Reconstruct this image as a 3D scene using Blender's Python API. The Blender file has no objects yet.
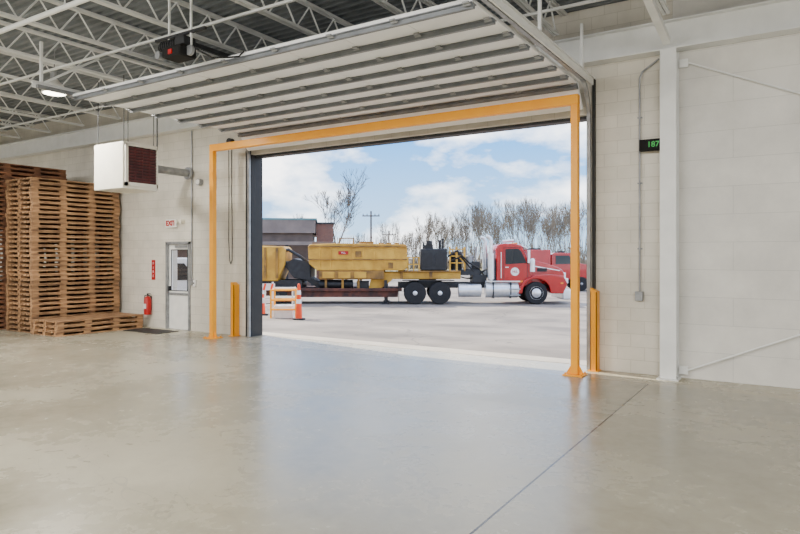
import bpy, bmesh, math, random
from mathutils import Vector, Matrix
random.seed(7)
scene = bpy.context.scene
COL = scene.collection
TH = math.radians(32.4)
SN, CS = math.sin(TH), math.cos(TH)

def lin(c):
    return tuple((x/255/12.92) if x/255 <= 0.04045 else ((x/255+0.055)/1.055)**2.4 for x in c)

def yard(along, deep, z=0.0):
    """the yard is laid out on a grid turned 32.4 degrees to the building"""
    return Vector((along*CS-deep*SN, along*SN+deep*CS, z))

# ---------------------------------------------------------------- materials
def new_mat(name):
    m = bpy.data.materials.new(name); m.use_nodes = True
    nt = m.node_tree
    return m, nt, nt.nodes["Principled BSDF"]

def pm(name, c1, c2=None, scale=4.0, rough=0.6, metal=0.0, bump=0.0, stretch=(1,1,1), rnd=0.0, detail=5.0, emit=None, estr=0.0, coat=0.0):
    m, nt, b = new_mat(name)
    c1 = lin(c1); c2 = lin(c2) if c2 else tuple(x*0.85 for x in c1)
    tc = nt.nodes.new("ShaderNodeTexCoord"); mp = nt.nodes.new("ShaderNodeMapping")
    mp.inputs["Scale"].default_value = stretch
    nt.links.new(tc.outputs["Object"], mp.inputs[0])
    n = nt.nodes.new("ShaderNodeTexNoise"); n.inputs["Scale"].default_value = scale; n.inputs["Detail"].default_value = detail
    nt.links.new(mp.outputs[0], n.inputs["Vector"])
    r = nt.nodes.new("ShaderNodeValToRGB")
    r.color_ramp.elements[0].position = 0.35; r.color_ramp.elements[1].position = 0.65
    r.color_ramp.elements[0].color = (*c2, 1); r.color_ramp.elements[1].color = (*c1, 1)
    nt.links.new(n.outputs["Fac"], r.inputs[0])
    out = r.outputs[0]
    if rnd > 0:
        oi = nt.nodes.new("ShaderNodeObjectInfo")
        mr = nt.nodes.new("ShaderNodeMapRange"); mr.inputs[3].default_value = 1-rnd; mr.inputs[4].default_value = 1+rnd
        nt.links.new(oi.outputs["Random"], mr.inputs[0])
        hs = nt.nodes.new("ShaderNodeHueSaturation")
        nt.links.new(mr.outputs[0], hs.inputs["Value"]); nt.links.new(out, hs.inputs["Color"])
        out = hs.outputs[0]
    nt.links.new(out, b.inputs["Base Color"])
    b.inputs["Roughness"].default_value = rough; b.inputs["Metallic"].default_value = metal
    if coat: b.inputs["Coat Weight"].default_value = coat
    if bump > 0:
        bp = nt.nodes.new("ShaderNodeBump"); bp.inputs["Strength"].default_value = bump; bp.inputs["Distance"].default_value = 0.02
        nt.links.new(n.outputs["Fac"], bp.inputs["Height"]); nt.links.new(bp.outputs[0], b.inputs["Normal"])
    if emit:
        b.inputs["Emission Color"].default_value = (*lin(emit), 1); b.inputs["Emission Strength"].default_value = estr
    return m

def block_mat(name, w, h, c1, c2, mortar, msize=0.008):
    m, nt, b = new_mat(name)
    tc = nt.nodes.new("ShaderNodeTexCoord"); sp = nt.nodes.new("ShaderNodeSeparateXYZ"); cb = nt.nodes.new("ShaderNodeCombineXYZ")
    nt.links.new(tc.outputs["Object"], sp.inputs[0]); nt.links.new(sp.outputs[0], cb.inputs[0]); nt.links.new(sp.outputs[2], cb.inputs[1])
    bt = nt.nodes.new("ShaderNodeTexBrick")
    bt.inputs["Scale"].default_value = 1.0; bt.inputs["Brick Width"].default_value = w; bt.inputs["Row Height"].default_value = h
    bt.inputs["Mortar Size"].default_value = msize; bt.inputs["Mortar Smooth"].default_value = 0.3
    bt.inputs["Color1"].default_value = (*lin(c1), 1); bt.inputs["Color2"].default_value = (*lin(c2), 1); bt.inputs["Mortar"].default_value = (*lin(mortar), 1)
    nt.links.new(cb.outputs[0], bt.inputs["Vector"])
    n = nt.nodes.new("ShaderNodeTexNoise"); n.inputs["Scale"].default_value = 1.3; n.inputs["Detail"].default_value = 8; n.inputs["Roughness"].default_value = .62
    nt.links.new(tc.outputs["Object"], n.inputs["Vector"])
    mr = nt.nodes.new("ShaderNodeMapRange"); mr.inputs[1].default_value = .3; mr.inputs[2].default_value = .68; mr.inputs[3].default_value = .82; mr.inputs[4].default_value = 1.05
    nt.links.new(n.outputs["Fac"], mr.inputs[0])
    hs = nt.nodes.new("ShaderNodeHueSaturation"); nt.links.new(mr.outputs[0], hs.inputs["Value"]); nt.links.new(bt.outputs["Color"], hs.inputs["Color"])
    nt.links.new(hs.outputs[0], b.inputs["Base Color"])
    b.inputs["Roughness"].default_value = .45
    bp = nt.nodes.new("ShaderNodeBump"); bp.invert = True; bp.inputs["Strength"].default_value = .3; bp.inputs["Distance"].default_value = .006
    nt.links.new(bt.outputs["Fac"], bp.inputs["Height"]); nt.links.new(bp.outputs[0], b.inputs["Normal"])
    return m

M = {}
M["block"] = block_mat("painted_block", .4, .2, (219,214,202), (212,207,195), (196,191,178), .006)
M["panel_block"] = block_mat("painted_large_block", 1.6, .4, (228,226,221), (224,222,217), (206,205,200), .005)
M["brick"] = block_mat("red_brick", .22, .075, (120,66,48), (98,54,42), (120,105,92))
M["white_steel"] = pm("white_steel", (240,242,242), (230,232,232), 3, .42)
M["deck"] = pm("galvanised_deck", (134,141,149), (106,113,120), 2, .5, .1)
M["yellow"] = pm("safety_yellow_paint", (255,174,0), (250,164,0), 3, .4)
M["black"] = pm("black_rubber", (28,29,31), (20,20,22), 5, .6)
M["matt_black"] = pm("matt_black", (12,12,13), (8,8,9), 5, .9)
M["dark"] = pm("dark_steel", (46,48,52), (34,36,40), 5, .5, .3)
M["grey_steel"] = pm("galvanised_steel", (160,163,166), (132,135,139), 6, .4, .4)
M["door_panel"] = pm("door_section_skin", (252,253,255), (248,250,253), 1.5, .4)
M["strut"] = pm("door_strut", (126,131,138), (108,113,120), 3, .45, .1)
M["wood"] = pm("pallet_wood", (176,136,96), (112,82,58), 3, .8, bump=.3, stretch=(6,1,6), rnd=.3)
M["wood_dark"] = pm("pallet_wood_weathered", (144,98,68), (88,58,42), 3, .85, bump=.3, stretch=(6,1,6), rnd=.3)
M["red"] = pm("red_paint", (178,0,8), (162,0,6), 2, .22, coat=.6)
M["red_matt"] = pm("red_enamel", (178,4,6), (160,2,4), 4, .4)
M["white"] = pm("white_paint", (235,235,232), (225,225,222), 4, .4)
M["cream"] = pm("cream_enamel", (230,226,212), (220,216,202), 4, .45)
M["chrome"] = pm("polished_chrome", (238,240,243), (222,225,228), 6, .28, .65)
M["ochre"] = pm("ochre_machine_paint", (216,168,58), (180,132,40), 1.6, .55)
M["ochre_dark"] = pm("worn_ochre_paint", (164,120,46), (100,74,38), 2.5, .65)
M["rust"] = pm("rusty_deck", (104,58,44), (58,40,36), 3, .8)
M["glass_dark"] = pm("tinted_glass", (22,28,34), (16,22,26), 2, .06)
M["tyre"] = pm("tyre_rubber", (32,32,34), (22,22,24), 9, .8)
M["maroon"] = pm("maroon_louvre", (96,42,42), (70,30,32), 5, .5)
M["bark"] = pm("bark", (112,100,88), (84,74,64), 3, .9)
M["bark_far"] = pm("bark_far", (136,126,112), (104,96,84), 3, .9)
M["orange"] = pm("cone_orange", (245,76,6), (232,66,4), 4, .5)
M["reflect"] = pm("reflective_white", (240,240,238), (225,225,224), 4, .3)
M["taupe"] = pm("taupe_cladding", (112,94,84), (90,76,68), 1, .7)
M["slate"] = pm("grey_fascia", (132,118,110), (112,100,94), 1, .7)
M["teal"] = pm("teal_coping", (96,136,140), (84,122,126), 1, .6)
M["grass"] = pm("dry_grass", (150,138,92), (112,106,66), .4, .95)
M["green_led"] = pm("green_led", (10,110,40), (10,110,40), 2, .4, emit=(20,210,74), estr=.45)
M["lamp"] = pm("lamp_lens", (255,250,235), (255,250,235), 2, .4, emit=(255,246,225), estr=14)
M["amber"] = pm("amber_lens", (240,140,30), (240,130,20), 2, .2)

m, nt, b = new_mat("clear_glass")
mx = nt.nodes.new("ShaderNodeMixShader"); tr = nt.nodes.new("ShaderNodeBsdfTransparent"); gl = nt.nodes.new("ShaderNodeBsdfGlossy")
gl.inputs["Roughness"].default_value = .03; mx.inputs[0].default_value = .08
nt.links.new(tr.outputs[0], mx.inputs[1]); nt.links.new(gl.outputs[0], mx.inputs[2]); nt.links.new(mx.outputs[0], nt.nodes["Material Output"].inputs[0])
M["glass"] = m

# polished concrete floor with saw-cut joints
m, nt, b = new_mat("polished_concrete")
N = nt.nodes.new; L = nt.links.new
tc = N("ShaderNodeTexCoord"); sp = N("ShaderNodeSeparateXYZ"); L(tc.outputs["Object"], sp.inputs[0])
n1 = N("ShaderNodeTexNoise"); n1.inputs["Scale"].default_value = .5; n1.inputs["Detail"].default_value = 9; n1.inputs["Roughness"].default_value = .58
L(tc.outputs["Object"], n1.inputs["Vector"])
n2 = N("ShaderNodeTexNoise"); n2.inputs["Scale"].default_value = 6; n2.inputs["Detail"].default_value = 12; n2.inputs["Distortion"].default_value = .5; n2.inputs["Roughness"].default_value = .65
L(tc.outputs["Object"], n2.inputs["Vector"])
ad = N("ShaderNodeMath"); ad.operation = 'MULTIPLY_ADD'; ad.inputs[1].default_value = .38; L(n2.outputs["Fac"], ad.inputs[0]); L(n1.outputs["Fac"], ad.inputs[2])
rp_ = N("ShaderNodeValToRGB"); e = rp_.color_ramp.elements
e[0].position = .48; e[0].color = (*lin((141,135,117)), 1); e[1].position = .9; e[1].color = (*lin((182,176,156)), 1)
L(ad.outputs[0], rp_.inputs[0])
def line(axis_out, pos, w):
    s = N("ShaderNodeMath"); s.operation = 'SUBTRACT'; s.inputs[1].default_value = pos; L(axis_out, s.inputs[0])
    a = N("ShaderNodeMath"); a.operation = 'ABSOLUTE'; L(s.outputs[0], a.inputs[0])
    l = N("ShaderNodeMath"); l.operation = 'LESS_THAN'; l.inputs[1].default_value = w; L(a.outputs[0], l.inputs[0]); return l.outputs[0]
def mul(a, b_):
    x = N("ShaderNodeMath"); x.operation = 'MULTIPLY'; L(a, x.inputs[0]); L(b_, x.inputs[1]); return x.outputs[0]
def cmp(o, op, v):
    x = N("ShaderNodeMath"); x.operation = op; x.inputs[1].default_value = v; L(o, x.inputs[0]); return x.outputs[0]
j1 = mul(line(sp.outputs[0], -1.8, .009), cmp(sp.outputs[1], 'LESS_THAN', 9.36))
j2 = mul(line(sp.outputs[1], 9.36, .009), cmp(sp.outputs[0], 'LESS_THAN', -1.79))
mxx = N("ShaderNodeMath"); mxx.operation = 'MAXIMUM'; L(j1, mxx.inputs[0]); L(j2, mxx.inputs[1])
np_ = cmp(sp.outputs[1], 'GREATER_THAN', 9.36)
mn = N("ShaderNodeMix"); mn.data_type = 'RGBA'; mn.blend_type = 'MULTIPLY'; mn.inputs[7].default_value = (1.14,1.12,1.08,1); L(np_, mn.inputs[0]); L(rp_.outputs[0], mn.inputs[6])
# slightly darker floor band on the room side of the cross joint
dk = mul(cmp(sp.outputs[1], 'GREATER_THAN', 7.2), mul(cmp(sp.outputs[1], 'LESS_THAN', 9.36), cmp(sp.outputs[0], 'LESS_THAN', -1.8)))
md = N("ShaderNodeMix"); md.data_type = 'RGBA'; md.blend_type = 'MULTIPLY'; md.inputs[7].default_value = (.87,.88,.88,1); L(dk, md.inputs[0]); L(mn.outputs[2], md.inputs[6])
mc = N("ShaderNodeMix"); mc.data_type = 'RGBA'; L(mxx.outputs[0], mc.inputs[0]); L(md.outputs[2], mc.inputs[6]); mc.inputs[7].default_value = (.04,.035,.03,1)
n3 = N("ShaderNodeTexNoise"); n3.inputs["Scale"].default_value = .8; n3.inputs["Detail"].default_value = 2; n3.inputs["Distortion"].default_value = 1.2; L(tc.outputs["Object"], n3.inputs["Vector"])
s3 = line(n3.outputs["Fac"], .5, .0022); s4 = mul(s3, cmp(n1.outputs["Fac"], 'GREATER_THAN', .5))
sc3 = N("ShaderNodeMath"); sc3.operation='MULTIPLY'; sc3.inputs[1].default_value=.25; L(s4, sc3.inputs[0])
ms = N("ShaderNodeMix"); ms.data_type='RGBA'; L(sc3.outputs[0], ms.inputs[0]); L(mc.outputs[2], ms.inputs[6]); ms.inputs[7].default_value=(.12,.11,.1,1)
L(ms.outputs[2], b.inputs["Base Color"])
rr = N("ShaderNodeMapRange"); rr.inputs[1].default_value = .45; rr.inputs[2].default_value = .9; rr.inputs[3].default_value = .15; rr.inputs[4].default_value = .36
L(ad.outputs[0], rr.inputs[0]); L(rr.outputs[0], b.inputs["Roughness"])
b.inputs["Specular IOR Level"].default_value = .33
bp = N("ShaderNodeBump"); bp.inputs["Strength"].default_value = .035; L(n2.outputs["Fac"], bp.inputs["Height"]); L(bp.outputs[0], b.inputs["Normal"])
M["floor"] = m
# patchy cracked asphalt
M["asphalt"] = pm("worn_asphalt", (150,140,129), (108,101,94), .45, .9, bump=.25, detail=15)
nt = M["asphalt"].node_tree; N = nt.nodes.new; L = nt.links.new; b = nt.nodes["Principled BSDF"]
tc = N("ShaderNodeTexCoord"); nz = N("ShaderNodeTexNoise"); nz.inputs["Scale"].default_value=.9; nz.inputs["Detail"].default_value=6
L(tc.outputs["Object"], nz.inputs["Vector"])
vv = N("ShaderNodeVectorMath"); vv.operation='ADD'; L(tc.outputs["Object"], vv.inputs[0]); L(nz.outputs["Color"], vv.inputs[1])
vo = N("ShaderNodeTexVoronoi"); vo.feature='DISTANCE_TO_EDGE'; vo.inputs["Scale"].default_value=.28; L(vv.outputs[0], vo.inputs["Vector"])
lt = N("ShaderNodeMath"); lt.operation='LESS_THAN'; lt.inputs[1].default_value=.006; L(vo.outputs["Distance"], lt.inputs[0])
sc = N("ShaderNodeMath"); sc.operation='MULTIPLY'; sc.inputs[1].default_value=.45; L(lt.outputs[0], sc.inputs[0])
mm = N("ShaderNodeMix"); mm.data_type='RGBA'; src = b.inputs["Base Color"].links[0].from_socket
L(sc.outputs[0], mm.inputs[0]); L(src, mm.inputs[6]); mm.inputs[7].default_value=(.06,.055,.05,1); L(mm.outputs[2], b.inputs["Base Color"])
M["apron"] = pm("concrete_apron", (194,185,169), (176,166,152), 1.4, .8, bump=.1, detail=10)

# ---------------------------------------------------------------- mesh tools
class MB:
    def __init__(s): s.bm = bmesh.new()
    def box(s, c, d, rot=None):
        mt = Matrix.Translation(Vector(c))
        if rot is not None: mt = mt @ rot
        mt = mt @ Matrix.Diagonal((d[0], d[1], d[2], 1))
        bmesh.ops.create_cube(s.bm, size=1, matrix=mt); return s
    def b2(s, x0, x1, y0, y1, z0, z1):
        return s.box(((x0+x1)/2, (y0+y1)/2, (z0+z1)/2), (abs(x1-x0), abs(y1-y0), abs(z1-z0)))
    def cyl(s, p0, p1, r, r2=None, seg=16):
        p0, p1 = Vector(p0), Vector(p1); d = p1-p0
        mt = Matrix.Translation((p0+p1)/2) @ d.to_track_quat('Z', 'Y').to_matrix().to_4x4()
        bmesh.ops.create_cone(s.bm, cap_ends=True, segments=seg, radius1=r, radius2=r if r2 is None else r2, depth=d.length, matrix=mt); return s
    def bar(s, p0, p1, w, h):
        p0, p1 = Vector(p0), Vector(p1); d = p1-p0
        mt = Matrix.Translation((p0+p1)/2) @ d.to_track_quat('X', 'Z').to_matrix().to_4x4() @ Matrix.Diagonal((d.length, w, h, 1))
        bmesh.ops.create_cube(s.bm, size=1, matrix=mt); return s
    def path(s, pts, r, seg=8):
        for a, b_ in zip(pts[:-1], pts[1:]): s.cyl(a, b_, r, seg=seg)
        for p in pts[1:-1]: s.sph(p, r*1.02, 8)
        return s
    def sph(s, c, r, seg=12, sc=(1,1,1)):
        bmesh.ops.create_uvsphere(s.bm, u_segments=seg, v_segments=max(6, seg//2), radius=r, matrix=Matrix.Translation(Vector(c)) @ Matrix.Diagonal((*sc, 1))); return s
    def prism(s, prof, y0, y1, axis='Y'):
        def P(a, b_, t): return (a, t, b_) if axis == 'Y' else (t, a, b_)
        v0 = [s.bm.verts.new(P(a, c, y0)) for a, c in prof]; v1 = [s.bm.verts.new(P(a, c, y1)) for a, c in prof]
        s.bm.faces.new(v0); s.bm.faces.new(v1[::-1]); n = len(prof)
        for i in range(n): s.bm.faces.new((v0[i], v1[i], v1[(i+1) % n], v0[(i+1) % n]))
        return s
    def loft(s, secs):
        rings = []
        for x, y0, y1, z0, z1 in secs:
            rings.append([s.bm.verts.new(p) for p in ((x,y0,z0),(x,y1,z0),(x,y1,z1),(x,y0,z1))])
        s.bm.faces.new(rings[0][::-1]); s.bm.faces.new(rings[-1])
        for a, b_ in zip(rings[:-1], rings[1:]):
            for i in range(4): s.bm.faces.new((a[i], a[(i+1) % 4], b_[(i+1) % 4], b_[i]))
        return s
    def lathe(s, prof, seg=28, mt=Matrix.Identity(4)):
        rings = []
        for r, h in prof:
            rings.append([s.bm.verts.new(mt @ Vector((r*math.cos(2*math.pi*k/seg), r*math.sin(2*math.pi*k/seg), h))) for k in range(seg)])
        for a, b_ in zip(rings[:-1], rings[1:]):
            for k in range(seg): s.bm.faces.new((a[k], a[(k+1) % seg], b_[(k+1) % seg], b_[k]))
        s.bm.faces.new(rings[0][::-1]); s.bm.faces.new(rings[-1]); return s
    def obj(s, name, mat, parent=None, loc=(0,0,0), bevel=0, rz=0, label=None):
        bmesh.ops.recalc_face_normals(s.bm, faces=s.bm.faces)
        me = bpy.data.meshes.new(name); s.bm.to_mesh(me); s.bm.free()
        me.materials.append(M[mat] if isinstance(mat, str) else mat)
        me.shade_smooth(); me.set_sharp_from_angle(angle=math.radians(38))
        o = bpy.data.objects.new(name, me); COL.objects.link(o)
        o.location = loc; o.rotation_euler = (0, 0, rz)
        if parent: o.parent = parent
        if label: o["label"] = label
        if bevel:
            bv = o.modifiers.new("bevel", 'BEVEL'); bv.width = bevel; bv.segments = 2; bv.limit_method = 'ANGLE'; bv.angle_limit = math.radians(25)
        return o

def tag(o, label, cat, group=None, kind=None):
    o["label"] = label; o["category"] = cat
    if group: o["group"] = group
    if kind: o["kind"] = kind
    return o
def empty(name, label, cat, loc=(0,0,0), rz=0, group=None, kind=None):
    o = bpy.data.objects.new(name, None); COL.objects.link(o); o.empty_display_size = .2
    o.location = loc; o.rotation_euler = (0, 0, rz)
    return tag(o, label, cat, group, kind)
def sub_empty(name, parent, loc=(0,0,0)):
    o = bpy.data.objects.new(name, None); COL.objects.link(o); o.parent = parent; o.location = loc; return o
def dup(o, loc=None, parent=None, rz=None):
    n = o.copy(); COL.objects.link(n)
    if parent: n.parent = parent
    if loc is not None: n.location = loc
    if rz is not None: n.rotation_euler[2] = rz
    for c in list(o.children): dup(c, None, n)
    return n
def text(s, size, mat, parent, loc, rot, name="lettering", ext=.002, bold=0.0):
    c = bpy.data.curves.new("t", 'FONT'); c.body = s; c.size = size; c.extrude = ext; c.align_x = 'CENTER'; c.align_y = 'CENTER'; c.offset = bold
    t = bpy.data.objects.new("t", c); COL.objects.link(t)
    bpy.context.view_layer.update()
    dg = bpy.context.evaluated_depsgraph_get()
    me = bpy.data.meshes.new_from_object(t.evaluated_get(dg)); bpy.data.objects.remove(t)
    me.materials.clear(); me.materials.append(M[mat]); me.name = name
    o = bpy.data.objects.new(name, me); COL.objects.link(o); o.parent = parent; o.location = loc; o.rotation_euler = rot
    return o
FACE = (math.pi/2, 0, 0)   # text facing -Y

# ---------------------------------------------------------------- room shell
WY = 10.1; WT = .3; XL, XR = -10.35, -2.85; HD = 4.06; CZ = 5.75
w = MB()
w.b2(-26.3, -13.25, WY, WY+WT, 0, CZ).b2(-13.25, -12.4, WY, WY+WT, 2.12, CZ).b2(-12.4, XL, WY, WY+WT, 0, CZ)
w.b2(XL, XR, WY, WY+WT, HD, CZ).b2(XR, -1.6, WY, WY+WT, 0, CZ)
tag(w.obj("wall_back", "block"), "cream painted concrete block wall around the loading door", "wall", kind="structure")
tag(MB().b2(-1.6, 9.3, WY, WY+WT, 0, CZ).obj("wall_back_side", "panel_block"), "white painted large block wall behind the rod bracing", "wall", kind="structure")
tag(MB().b2(-26.3, -26, -9, WY, 0, CZ).obj("wall_left", "block"), "painted block end wall", "wall", kind="structure")
tag(MB().b2(9, 9.3, -9, WY, 0, CZ).obj("wall_right", "block"), "painted block end wall", "wall", kind="structure")
tag(MB().b2(-26.3, 9.3, -9.3, -9, 0, CZ).obj("wall_front", "block"), "painted block wall", "wall", kind="structure")
tag(MB().b2(-26.3, 9.3, -9.3, WY+WT, -.2, 0).obj("floor", "floor"), "polished beige concrete slab floor with saw-cut joints", "floor", kind="structure")
bm = MB(); y = -9.2; prof = []
while y < WY+WT:
    prof += [(y, CZ), (y+.06, CZ), (y+.085, CZ+.045), (y+.145, CZ+.045), (y+.17, CZ)]; y += .17
v0 = [bm.bm.verts.new((-26.3, a, z)) for a, z in prof]; v1 = [bm.bm.verts.new((9.3, a, z)) for a, z in prof]
for i in range(len(prof)-1):
    if (Vector(v0[i].co)-Vector(v0[i+1].co)).length > 1e-5: bm.bm.faces.new((v0[i], v0[i+1], v1[i+1], v1[i]))
bm.b2(-26.3, 9.3, -9.3, WY+WT, CZ+.06, CZ+.2)
tag(bm.obj("ceiling", "deck"), "corrugated galvanised metal roof deck", "ceiling", kind="structure")

g = empty("steel_beam", "white painted I-beam along the top of the block wall", "beam", (0, WY-.14, 4.82))
MB().b2(-26, 9, -.006, .006, .02, .41).obj("web", "white_steel", g)
MB().b2(-26, 9, -.11, .13, 0, .02).obj("flange", "white_steel", g); MB().b2(-26, 9, -.11, .13, .41, .43).obj("flange", "white_steel", g)
g = empty("steel_column", "white painted H-section steel column standing against the wall", "column", (-1.62, WY-.14, 0))
MB().b2(-.11, .11, -.13, -.112, .015, 4.82).obj("flange", "white_steel", g); MB().b2(-.11, .11, .12, .138, .015, 4.82).obj("flange", "white_steel", g)
MB().b2(-.006, .006, -.112, .12, .015, 4.82).obj("web", "white_steel", g); MB().b2(-.15, .15, -.2, .139, 0, .015).obj("base_plate", "white_steel", g)
def joist(x):
    g = empty("roof_joist", "white open-web steel roof joist under the metal deck", "joist", (x, 0, 0), group="open-web roof joists")
    MB().b2(-.05, -.008, -9, 10.2, CZ-.045, CZ-.002).b2(.008, .05, -9, 10.2, CZ-.045, CZ-.002).obj("top_chord", "white_steel", g)
    MB().b2(-.05, -.008, -8.6, 9.7, 5.27, 5.31).b2(.008, .05, -8.6, 9.7, 5.27, 5.31).obj("bottom_chord", "white_steel", g)
    mb = MB(); y = -8.6; up = False
    while y < 9.65:
        mb.cyl((0, y, 5.7 if up else 5.29), (0, y+.305, 5.29 if up else 5.7), .014, seg=6); y += .305; up = not up
    mb.obj("web", "white_steel", g); return g
j0 = joist(-1.62)
xs = [-1.62+1.62*k for k in range(-15, 7) if k != 0]
for x in xs: dup(j0, (x, 0, 0))
for y in (-4, .2, 3.4, 6.4, 8.6):
    tag(MB().b2(-26, 9, y-.018, y+.018, 5.234, 5.27).obj("joist_bridging", "white_steel"), "thin white steel bridging angle fixed across the roof joists", "bridging bar", group="joist bridging bars")
tag(MB().bar((-1.62, 9.75, 4.9), (-1.62, 6.9, 5.24), .1, .09).obj("knee_brace", "white_steel"), "white square-tube brace from column head to roof joist", "brace")
g = empty("ceiling_pipe", "long white sprinkler pipe hung below the roof joists", "pipe", (0, 4.6, 5.05))
MB().cyl((-26,0,0),(9,0,0),.035).obj("pipe","white_steel",g)
for k in range(8): MB().cyl((-24.3+k*3.24,0,.035),(-24.3+k*3.24,0,.22),.01,seg=6).obj("hanger","white_steel",g)
for nm, a, c in (("bracing_rod", (-1.38, WY-.05, 4.63), (8.4, WY-.05, .1)), ("bracing_rod", (-1.38, WY-.08, .13), (8.4, WY-.08, 4.45))):
    a, c = Vector(a), Vector(c)
    g = empty(nm, "thin white diagonal bracing rod across the block wall", "bracing rod", a, group="wall bracing rods")
    MB().cyl((0,0,0), c-a, .013, seg=8).obj("rod", "white_steel", g); MB().box((-.06,0,0), (.12,.03,.12)).obj("clevis", "white_steel", g)

# ---------------------------------------------------------------- overhead door
g = empty("door_2", "open white sectional overhead door with grey reinforcing struts", "overhead door", (-6.6, 0, 4.47), kind="structure")
HW = 3.7
def section(dep):
    s = sub_empty("door_section", g)
    MB().b2(-HW, HW, .004, dep-.004, 0, .045).obj("panel", "door_panel", s, bevel=.004)
    mb = MB()
    mb.prism([(.0,0),(.0,-.012),(.025,-.014),(.03,-.058),(.08,-.058),(.085,-.014),(.115,-.012),(.115,0)], -HW, HW, axis='X')
    mb.obj("strut", "strut", s)
    mb = MB()
    for k in range(9):
        x = -HW+.03+k*(2*HW-.06)/8
        mb.box((x, dep/2+.05, -.003), (.05, dep-.13, .006))
    o = mb.obj("stile", "door_panel", s); o["kind"] = "stuff"
    mb = MB()
    for k in range(9):
        x = -HW+.05+k*(2*HW-.1)/8
        mb.box((x, -.01, -.02), (.07, .1, .018)).cyl((x-.045, -.005, -.032), (x+.045, -.005, -.032), .014, seg=8)
    o = mb.obj("hinge", "grey_steel", s); o["kind"] = "stuff"
    return s
s0 = section(.53); s0.location = (0, 5.97, 0)
for k in range(1, 7): dup(s0, (0, 5.97+.53*k, 0), g)
sl = dup(s0, (0, 9.68, 0), g); sl.rotation_euler = (math.radians(-52), 0, 0); sl.scale = (1, .85, 1)
def track(x, sgn):
    g = empty("door_track", "galvanised steel door track with bolted hanger angles", "door track", (x, 0, 0), group="overhead door tracks")
    mb = MB(); pts = [(0, WY-.1, .01), (0, WY-.1, 3.9)]
    for k in range(1, 7):
        a = k/6*math.pi/2; pts.append((0, WY-.1-.42*(1-math.cos(a))-.0, 3.9+.62*math.sin(a)))
    pts.append((0, 5.4, 4.52))
    for a, c in zip(pts[:-1], pts[1:]): mb.bar(a, c, .055, .055)
    mb.obj("rail", "grey_steel", g)
    MB().b2(-.02+sgn*.06, .02+sgn*.06, WY-.07, WY-.0, 0, 4.6).obj("wall_angle", "black", g)
    MB().b2(-.012+sgn*.05, .012+sgn*.05, 5.35, WY-.02, 4.5, 4.6).b2(sgn*.05-.04, sgn*.05+.04, 5.35, WY-.02, 4.59, 4.605).obj("horizontal_angle", "white_steel", g)
    for y in (5.5, 7.6, 9.4): MB().b2(sgn*.06-.02, sgn*.06+.02, y-.02, y+.02, 4.58, 5.27).obj("hanger", "white_steel", g)
    MB().bar((sgn*.06, 5.55, 4.62), (sgn*.06, 6.5, 5.26), .035, .035).obj("sway_brace", "white_steel", g)
track(XL-.02+.06, -1); track(XR+.04, 1)
tag(MB().b2(XL, XL+.025, WY-.01, WY+WT+.03, 0, HD).b2(XL-.14, XL, WY-.03, WY, 0, HD+.1).obj("trim_1", "black"), "black rubber weather seal on the door jamb", "door seal", kind="structure")
tag(MB().b2(XR-.025, XR, WY-.01, WY+WT+.03, 0, HD).obj("trim_2", "black"), "black rubber weather seal on the door jamb", "door seal", kind="structure")
tag(MB().b2(XL, XR, WY+.1, WY+WT, HD-.05, HD).obj("trim_3", "dark"), "dark steel lintel edge over the door opening", "lintel trim", kind="structure")
# operator
g = empty("door_operator", "dark electric door opener motor hung under the roof", "door opener", (-6.95, 5.5, 4.42))
MB().b2(-.2, .16, -.14, .14, 0, .14).obj("gearbox", "matt_black", g, bevel=.02)
MB().cyl((-.36, 0, .2), (.02, 0, .2), .075).cyl((-.4, 0, .2), (-.36, 0, .2), .05).obj("motor", "matt_black", g, bevel=.008)
mb = MB()
for k in range(7): mb.cyl((-.33+k*.045,0,.2),(-.315+k*.045,0,.2),.085)
mb.obj("motor_fins","dark",g)
MB().b2(.04, .22, -.12, .08, .14, .25).obj("control_box", "dark", g, bevel=.01)
MB().cyl((.2,-.02,.08),(.2,.02,.08),.07).obj("sprocket","grey_steel",g)
MB().cyl((-.26,-.16,.05),(-.26,-.05,.05),.05).obj("brake","grey_steel",g)
MB().b2(-.05, .02, -.155, -.14, .03, .09).obj("label_plate", "red_matt", g)
MB().bar((0, .14, .25), (0, 4.4, .25), .05, .06).obj("rail", "dark", g)
for x in (-.22, .22): MB().b2(x-.012, x+.012, -.012, .012, .1, .85).obj("hanger", "white_steel", g)
MB().b2(-.5, .5, -.02, .02, .3, .335).obj("cross_angle", "dark", g)
MB().path([(.22,0,.14),(.32,.06,.06),(.45,.15,-.02),(.58,.3,-.0),(.66,.42,.03),(.72,.45,.1)], .012).obj("cable", "black", g)

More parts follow.
